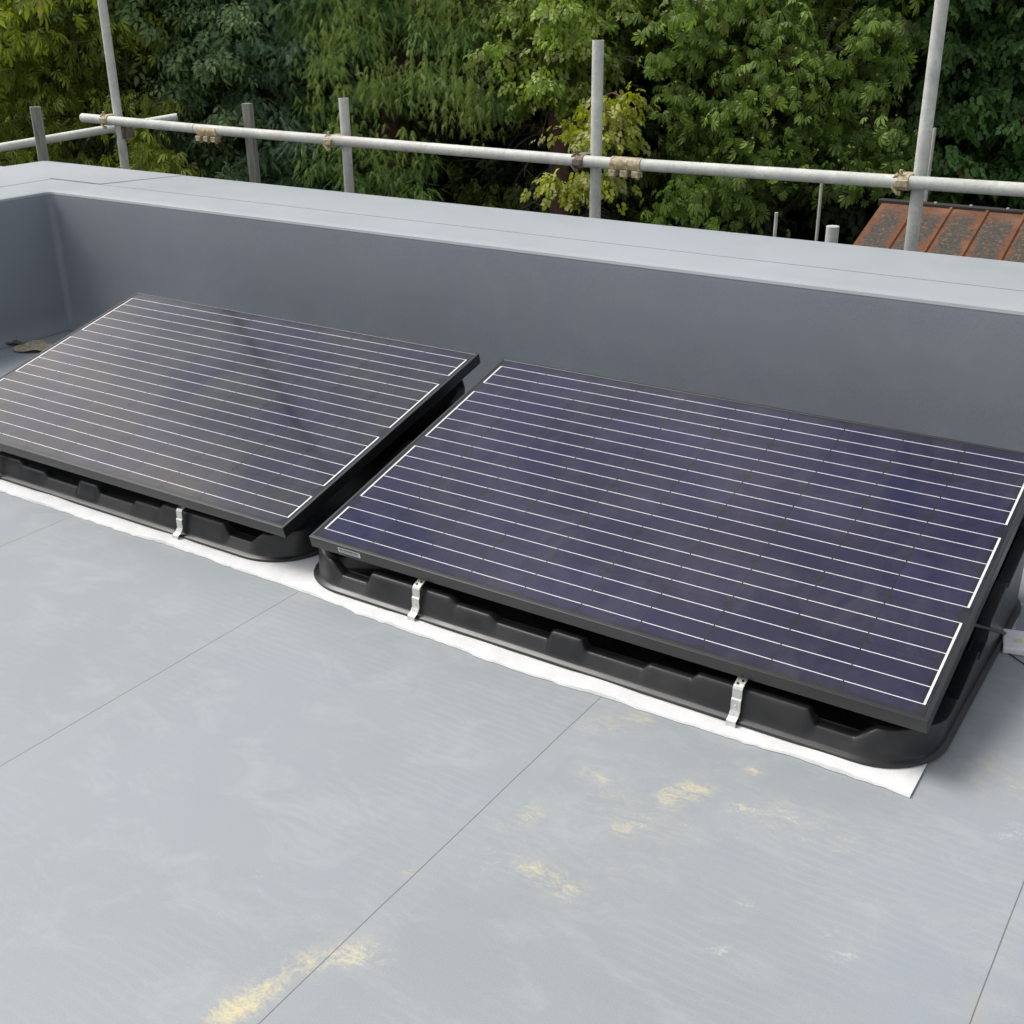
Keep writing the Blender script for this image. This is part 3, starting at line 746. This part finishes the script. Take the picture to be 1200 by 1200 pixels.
def limbs(root, base, top, cl, r0, mat, nb=14, name='trunk'):
    q_ = MB(); h = top[2]-base[2]
    pts = [Vector(base)+Vector((random.uniform(-.1, .1)*i, random.uniform(-.1, .1)*i, h*i/6)) for i in range(7)]
    q_.tube(pts, r0, 12, rs=[r0*(1.25-.16*i) for i in range(7)])
    b2 = q_
    for c, r in random.sample(cl, min(nb, len(cl))):
        c = Vector(c); zz = max(base[2]+.6, c.z-random.uniform(.6, 1.8)); k = min(5.9, max(0, (zz-base[2])/h*6)); i = int(k)
        s_ = pts[i].lerp(pts[i+1], k-i); mid = s_.lerp(c, .5)+Vector((0, 0, random.uniform(.1, .5)))
        b2.tube([s_, s_.lerp(mid, .5)+Vector((0, 0, .1)), mid, mid.lerp(c, .5)+Vector((0, 0, .08)), c], .05, 7, rs=[.07, .055, .042, .028, .012])
        for _ in range(4):
            e = c+Vector((random.gauss(0, 1), random.gauss(0, 1), random.gauss(-.1, .6)))*r*.7; m2 = mid.lerp(c, random.uniform(.3, .9))
            b2.tube([m2, m2.lerp(e, .5)+Vector((0, 0, .08)), e], .01, 5, rs=[.02, .013, .006])
    q_.build(name, mat, root, smooth=60)
def tree(name, base, clumps, style, label, cat='tree', trunk_r=.2, bark=None, topz=5.5, crown=2.6, nup=34, extra=None):
    """clumps: (px, py, Z, radius, tint) for the boughs the picture shows; the crown above is filled at random"""
    root = empty(name, tuple(base), label=label, cat=cat)
    Vs, Fs, Cs = [], [], []; n = 0; cl = []
    def put(V, F, C_):
        nonlocal n
        Vs.append(V); Fs.append(F+n); Cs.append(C_); n += len(V)
    for (px, py, Z, r, ti) in clumps:
        c = at(px, py, Z); cl.append((c, r)); put(*clump_leaves(c, r*style.get('rs', .86), style, 1.1, ti))
    up = dict(style); up['leaves'] = max(3, style['leaves']//2); up['size'] = style['size']*1.35
    zc = (topz+1.2)/2
    for i in range(nup):
        d = nrmz(RNG.normal(size=(1, 3)))[0]; hh = RNG.uniform(.9, topz)
        w_ = crown*max(.15, 1-.85*(hh-.9)/(topz-.9))*.9; 
        a = RNG.uniform(0, 2*math.pi); q_ = math.sqrt(RNG.uniform(.35, 1))
        c = np.array([base[0]+math.cos(a)*w_*q_, base[1]+math.sin(a)*w_*q_, hh]); cl.append((c, 1.1)); put(*clump_leaves(c, 1.1, up, .6))
    # the unseen far side and inside of the crown, leaves coloured darker for shade
    for i in range(nup//2):
        a = RNG.uniform(0, 2*math.pi); q_ = RNG.uniform(.0, .85)*crown
        c = np.array([base[0]+math.cos(a)*q_, base[1]+math.sin(a)*q_, RNG.uniform(-2., 1.2)])
        if (c-CAM)@CF < (np.array([base[0], base[1], 0])-CAM)@CF-.3: continue
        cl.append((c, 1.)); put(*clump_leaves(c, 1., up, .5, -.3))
    if extra: extra(put, cl)
    V = np.concatenate(Vs); F = np.concatenate(Fs); C_ = np.concatenate(Cs)
    b_ = np.array([base[0], base[1], GZ]); 
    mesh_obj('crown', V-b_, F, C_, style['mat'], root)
    root.location = tuple(b_)
    bb = Vector((0, 0, 0)); limbs(root, bb, Vector((0, 0, topz-1.5-GZ)), [(tuple(np.asarray(c)-b_), r) for c, r in cl], trunk_r, bark or M_bark)
    return root
chest = dict(T=T_palm(6, .36, .8, 88), mat=M_leaf, sprays=34, leaves=9, spread=.14, size=.14, hang=.8, lo=(.040, .074, .018), hi=(.27, .39, .085), yel=(.17, .16, .045), pyel=.03)
chestY = dict(chest, lo=(.054, .084, .016), hi=(.36, .44, .075), T=T_palm(5, .33, .95, 78), yel=(.24, .24, .06), pyel=.06, hang=.7)
dropleaf = dict(chest, T=T_trio(.50), size=.115, leaves=11, lo=(.045, .085, .032), hi=(.28, .40, .18), pyel=.0, hang=.8)
lime = dict(chest, T=T_trio(.85), size=.078, leaves=12, spread=.13, lo=(.055, .10, .020), hi=(.32, .43, .085), yel=(.42, .44, .14), pyel=.13, hang=.7)
dark = dict(chest, T=T_trio(.8), size=.12, leaves=8, spread=.17, lo=(.014, .026, .010), hi=(.045, .070, .026), pyel=0.)  # leaf colour kept dark to paint in the shade of the wood behind
ivy = dict(chest, T=T_trio(.95), size=.10, leaves=9, lo=(.026, .058, .020), hi=(.15, .29, .08), pyel=.01)
cyp = dict(up=.8, rs=.68, T=T_frond(6, .24), mat=M_needle, sprays=150, leaves=9, spread=.10, size=.15, hang=1.0, flat=.7, lo=(.066, .125, .032), hi=(.26, .42, .11))
fir = dict(cyp, T=T_frond(6, .28), sprays=80, size=.19, hang=.7, lo=(.040, .082, .050), hi=(.20, .33, .18))

def grow(lst, Z, jit=.5): 
    o_ = []
    for it in lst:
        px, py, r = it[:3]; ti = it[3] if len(it) > 3 else 0; dz = it[4] if len(it) > 4 else random.uniform(-jit, jit)
        o_.append((px, py, Z+dz, r, ti))
    return o_
def bas(px, Z): a = at(px, 60, Z); return np.array([a[0], a[1], GZ])
tree('chestnut_tree', bas(60, 18.6), grow([(-70,60,.9),(-40,-10,.8,.1),(15,20,.7,.35,-.6),(50,60,.6,.2,-.4),(90,10,.7,.15),(20,110,.7,0),(75,130,.65,-.05),(-30,150,.9),(-60,220,1.),(35,185,.6,.05),(0,215,.7,-.1),(90,200,.6,.05),
     (130,90,.6,0,.5),(155,40,.65,.05),(160,120,.55,.0),(150,165,.5,.2,-.5),(120,215,.6,0),(170,190,.5,.15,-.6),(205,200,.5,.1,-.4),(165,-30,.7),(110,-40,.8,.2),(-10,-50,.8,.2),(60,260,.9,-.2),(180,240,.7,-.1),(45,-40,.8,.25)], 17.2),
     chestY, 'yellowish green chestnut tree at the far left behind the crossed scaffold rails', trunk_r=.24, crown=3.2)
tree('broadleaf_tree', bas(245, 19.0), grow([(215,10,.6,.1),(250,-30,.8,.0),(270,30,.6,.15,-.4),(225,60,.55,.1),(262,75,.5,.2,-.5),(210,110,.5,-.1),(245,110,.5,.1),(300,-10,.6,0),(275,150,.5,-.15),(230,160,.5,-.1),(250,210,.6,-.15),(300,200,.6,-.1),(200,150,.5,-.1,.6),(290,240,.7,-.1),(215,240,.7,-.2)], 17.4),
     dropleaf, 'dark green drooping leaved tree left of the bluish conifer', crown=2.4)
tree('fir_tree', bas(325, 18.8), grow([(300,50,.5,.1),(330,20,.55,.1),(345,60,.5),(315,90,.55),(345,110,.45),(325,140,.5,-.05),(300,120,.45),(340,-20,.6),(310,180,.5,-.1),(290,90,.4),(330,215,.5,-.1),(265,215,.4,.1,-.5),(360,170,.5)], 17.3),
     fir, 'bluish green fir tree between the broadleaf tree and the drooping cypress', crown=1.6, nup=20, trunk_r=.15)
def cyp_extra(put, cl):
    # hanging curtains: strings of fronds below arching boughs
    for (x0, y0, x1, y1, Z, L, m_) in ((470,75,560,95,16.0,.75,40),(410,110,470,80,16.2,.6,34),(500,0,560,20,16.4,.7,26),(380,30,450,10,16.2,.6,30),(520,130,570,120,16.3,.5,24),(360,110,410,100,16.4,.5,26),(440,170,500,165,16.2,.5,22),
                                   (370,165,430,160,16.1,.45,26),(470,-10,520,-20,16.3,.7,26),(365,60,400,50,16.3,.45,20),(540,60,590,110,16.7,.6,24),(590,140,625,130,17,.35,12)):
        A_, B_ = at(x0, y0, Z), at(x1, y1, Z+.2)
        for k in range(m_):
            t_ = RNG.random(); p = A_*(1-t_)+B_*t_; p[2] += .22*math.sin(t_*3.14)+RNG.normal()*.07; p += RNG.normal(size=3)*np.array([.12, .25, .03])
            ll = L*RNG.uniform(.35, 1.); ms = max(2, int(ll/.09)); tt = np.linspace(0, 1, ms)
            sway = RNG.normal(size=2)*.06
            pos = np.stack([p[0]+sway[0]*tt, p[1]+sway[1]*tt, p[2]-ll*tt], 1); pos = np.repeat(pos, 3, 0); n = len(pos)
            ax = nrmz(np.array([0, 0, -1.])+RNG.normal(size=(n, 3))*.38); nm = nrmz(RNG.normal(size=(n, 3))*.8-CF*.9+np.array([0, 0, .3]))
            V, F = stamp(cyp['T'], pos, ax, nm, .125*RNG.uniform(.7, 1.2, n))
            put(V, F, np.repeat(colours(n, (.13, .19, .045), (.36, .46, .12), RNG.normal(0, .15), .2), len(cyp['T'][1]), 0))
tree('cypress_tree', bas(450, 19.2), grow([(365,30,.6),(400,0,.6,.1),(385,80,.6,.1),(430,50,.6,.1),(370,130,.55,-.1),(420,110,.6,.1),(460,20,.6,0),(500,40,.6,.1),(545,50,.55,.1),(455,110,.55,.1),(500,95,.6,.15),(540,105,.55,.1),(575,120,.45,.05),(400,165,.5,.0),(440,180,.5,.05),(370,195,.5,0),(415,215,.5,0),(465,205,.45,.1),(500,190,.4,.0),(385,245,.6),(450,235,.5,.1),(490,225,.35,.1,-.3),(520,-20,.6),(430,-40,.7),(580,20,.5),(600,80,.4),(610,120,.3),(585,60,.4),(640,110,.3)], 17.0),
     cyp, 'light green drooping cypress tree behind the middle of the long rail', crown=2.4, nup=30, extra=cyp_extra, trunk_r=.2, bark=M_redbark)
def lime_extra(put, cl):
    for (px, py, Z, r) in ((705,125,15.4,.26),(668,152,15.4,.17),(695,160,15.3,.24),(722,148,15.5,.22),(690,205,15.3,.20),(672,222,15.3,.12),(735,120,15.6,.2),(712,212,15.3,.14),(645,212,15.3,.08)):
        s2 = dict(lime, sprays=90, pyel=.4, lo=(.14, .19, .02), hi=(.36, .40, .06)); c = at(px, py, Z); cl.append((c, r)); put(*clump_leaves(c, r, s2, 1., .2))
tree('lime_tree', bas(690, 19.4), grow([(560,30,.45,.1),(600,10,.6,.2),(590,60,.45,.25,-.5),(620,60,.5,.2),(640,20,.6,.1),(610,100,.4,.25,-.4),(650,90,.45,.1),(680,40,.6,0),(720,0,.6,-.05),(700,80,.45,.05),(640,-30,.7,.1),(580,-30,.6,.1),(690,-40,.7),(660,15,.55,.15,-.9),(668,65,.5,.15,-.9),(645,100,.38,.2,-.9),(680,110,.3,.1,-.9),(640,60,.4,.1,-.7),(725,60,.4),(670,120,.3,.1),(600,130,.25,.2)], 17.0),
     lime, 'bright lime tree with pale yellow hanging flower bracts above the dark gap', crown=2.8, nup=34, extra=lime_extra, trunk_r=.16, bark=M_redbark)
def conk(put, cl):
    ico = np.array([(1,0,0),(-1,0,0),(0,1,0),(0,-1,0),(0,0,1),(0,0,-1)], float), np.array([(0,2,4),(2,1,4),(1,3,4),(3,0,4),(2,0,5),(1,2,5),(3,1,5),(0,3,5)])
    for c, r in list(cl)[:30]:
        n = 5; p = c+nrmz(RNG.normal(size=(n, 3))-CF*.9)*r*.85
        V, F = stamp(ico, p, RNG.normal(size=(n, 3)), RNG.normal(size=(n, 3)), np.full(n, .022)); put(V, F, np.repeat(np.tile([[.42, .44, .12]], (n, 1)), 8, 0))
tree('chestnut_tree', bas(900, 19.0), grow([(792,110,.4,.0),(790,60,.45),(800,20,.6,.05),(800,165,.4,-.1),(800,120,.5,.05,-.3),(840,60,.55,.05),(850,0,.6),(830,160,.5,-.05),(880,90,.55,.15,-.6),(870,140,.5,.15,-.6),(920,40,.6,.1,-.4),(930,100,.55,.1,-.5),(960,0,.6,.1),(980,60,.55,.1,-.4),(1000,110,.5,.05),(1030,30,.55,.05),(1040,90,.45,0),(950,150,.5,-.05),(1000,160,.5,-.15),(1040,150,.45,-.1),(900,190,.5,.0),(850,210,.5,.05,-.4),(810,230,.45,.1,-.5),(785,250,.35,.1,-.5),(840,250,.45,.05),(880,235,.4,-.05),(940,190,.4,-.2),(990,205,.45,-.2),(1050,200,.4,-.2),(780,-30,.7),(880,-40,.8),(1000,-40,.8),(815,200,.35,-.15,.4)], 16.6),
     chest, 'large green chestnut tree with palmate leaves left of the tall right pole', crown=3.2, nup=40, extra=conk, trunk_r=.26)
tree('ivy_clad_tree', bas(1150, 20.0), grow([(1080,20,.6,-.2),(1110,70,.6,-.15),(1150,20,.7,-.15),(1190,60,.7,-.1),(1090,120,.5,-.1),(1130,140,.5,.05,-.4),(1170,110,.6,0),(1200,150,.5,.1,-.5),(1110,190,.5,.1,-.4),(1150,200,.5,0),(1190,205,.5,0),(1230,100,.9),(1240,200,.9),(1100,230,.4,0),(1120,-30,.8,-.1),(1200,-30,.9,-.1),(1070,170,.4,-.1),(1300,120,1.),(1300,20,1.1)], 18.2),
     ivy, 'darker green ivy clad tree behind the rusty shed roof', crown=3., nup=34, trunk_r=.24)
# the row of dim trees behind, one after another
for i, (px, Z) in enumerate([(-260,21),(-130,22),(0,23.5),(130,22.5),(250,24),(380,23),(500,24.5),(610,22.5),(700,25),(790,23),(900,24.5),(1020,23.5),(1130,25),(1250,23),(1400,22),(1560,20)]):
    c0 = bas(px, Z)
    lst = []
    for k in range(26): lst.append((px+random.uniform(-85, 85), random.uniform(-40, 265), Z-1+random.uniform(-1.2, 1.2), random.uniform(.8, 1.2), random.uniform(-.15, .1)))
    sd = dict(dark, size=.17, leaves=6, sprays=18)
    wh = ['far left', 'left', 'left', 'left', 'left', 'centre', 'centre', 'centre', 'centre', 'centre', 'right', 'right', 'right', 'right', 'far right', 'far right'][i]
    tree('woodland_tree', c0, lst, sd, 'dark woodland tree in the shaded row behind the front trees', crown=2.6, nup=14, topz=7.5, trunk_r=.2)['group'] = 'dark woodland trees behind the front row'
# reddish trunk and dead twigs in the dark gap
a = at(655, 240, 17.6); tr = empty('bare_trunk', (a[0], a[1], GZ), label='straight reddish brown trunk standing in the dark gap', cat='tree trunk')
q = MB(); q.tube([(0, 0, 0), (.02, 0, 1.5), (-.03, .02, 3), (0, .05, 4.3), (0, 0, 5.2)], .2, 14, rs=[.20, .16, .15, .12, .05]); q.build('trunk', M_redbark, tr, smooth=60)
q = MB()
for k in range(60):
    z0_ = random.uniform(.8, 4.2); aa = random.uniform(0, 6.28); L = random.uniform(.5, 1.6); p = Vector((math.cos(aa)*.15, math.sin(aa)*.15, z0_)); pts = [p]; d = Vector((math.cos(aa), math.sin(aa), random.uniform(-.3, .3)))
    for j in range(4): d += Vector((random.gauss(0, .25), random.gauss(0, .25), random.gauss(-.12, .2))); p = p+d.normalized()*L/4; pts.append(p)
    q.tube(pts, .008, 5, rs=[.014, .011, .008, .006, .004])
    for j in (1, 2, 3):
        e = pts[j]+Vector((random.gauss(0, .3), random.gauss(0, .3), random.gauss(-.15, .2))); q.tube([pts[j], (pts[j]+e)/2+Vector((0, 0, .03)), e], .004, 4, rs=[.006, .005, .003])
q.build('dead_twigs', simple('dead_twigs', (.10, .075, .06), .9), tr)
# undergrowth
Vs, Fs, Cs = [], [], []; n = 0
for k in range(150):
    px = random.uniform(-350, 1500); Z = random.uniform(17.8, 23); c = at(px, 60, Z); c[2] = GZ+random.uniform(.2, 1.3)
    V, F, C_ = clump_leaves(c, random.uniform(.6, 1.), dict(dark, size=.15), .8, random.uniform(-.1, .2)); Vs.append(V); Fs.append(F+n); Cs.append(C_); n += len(V)
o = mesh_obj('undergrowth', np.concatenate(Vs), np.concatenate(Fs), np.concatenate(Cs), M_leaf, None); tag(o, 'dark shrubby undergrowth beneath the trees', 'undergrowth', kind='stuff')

# ------------------------------------------------------------------ light
w = bpy.data.worlds.new('World'); S.world = w; w.use_nodes = True; nt = w.node_tree; nt.nodes.clear()
out = nt.nodes.new('ShaderNodeOutputWorld'); bg = nt.nodes.new('ShaderNodeBackground'); sky = nt.nodes.new('ShaderNodeTexSky')
sky.sky_type = 'NISHITA'; sky.sun_disc = False
EL, AZ = rad(56), rad(-97)     # azimuth clockwise from +Y
sky.sun_elevation = EL; sky.sun_rotation = AZ; sky.dust_density = 4; sky.air_density = 1.2; sky.ozone_density = 1.5
hs = nt.nodes.new('ShaderNodeHueSaturation'); hs.inputs['Saturation'].default_value = .28
nt.links.new(sky.outputs[0], hs.inputs['Color']); tc = nt.nodes.new('ShaderNodeTexCoord'); cn = nt.nodes.new('ShaderNodeTexNoise'); cn.inputs['Scale'].default_value = 2.6; cn.inputs['Detail'].default_value = 5; cn.inputs['Distortion'].default_value = .6
nt.links.new(tc.outputs['Generated'], cn.inputs['Vector'])
cr = nt.nodes.new('ShaderNodeValToRGB'); cr.color_ramp.elements[0].position = .36; cr.color_ramp.elements[0].color = (.50, .56, .66, 1); cr.color_ramp.elements[1].position = .66; cr.color_ramp.elements[1].color = (1.5, 1.42, 1.30, 1)
nt.links.new(cn.outputs[0], cr.inputs[0])
cm = nt.nodes.new('ShaderNodeMix'); cm.data_type = 'RGBA'; cm.blend_type = 'MULTIPLY'; cm.inputs[0].default_value = 1
nt.links.new(hs.outputs[0], cm.inputs[6]); nt.links.new(cr.outputs[0], cm.inputs[7]); nt.links.new(cm.outputs[2], bg.inputs[0]); nt.links.new(bg.outputs[0], out.inputs[0])
bg.inputs[1].default_value = .142
sd = Vector((math.sin(AZ)*math.cos(EL), math.cos(AZ)*math.cos(EL), math.sin(EL)))
sl = bpy.data.lights.new('sun', 'SUN'); sl.energy = 1.75; sl.angle = rad(26); sl.color = (1, .96, .90)
so = bpy.data.objects.new('sun', sl); link(so); so.rotation_euler = sd.to_track_quat('Z', 'Y').to_euler()
S.view_settings.view_transform = 'Standard'; S.view_settings.look = 'None'; S.view_settings.gamma = 1; S.view_settings.exposure = 0.28
S.render.engine = 'CYCLES'
try:
    S.cycles.use_denoising = True; S.cycles.max_bounces = 5; S.cycles.diffuse_bounces = 2; S.cycles.transmission_bounces = 3
except Exception: pass
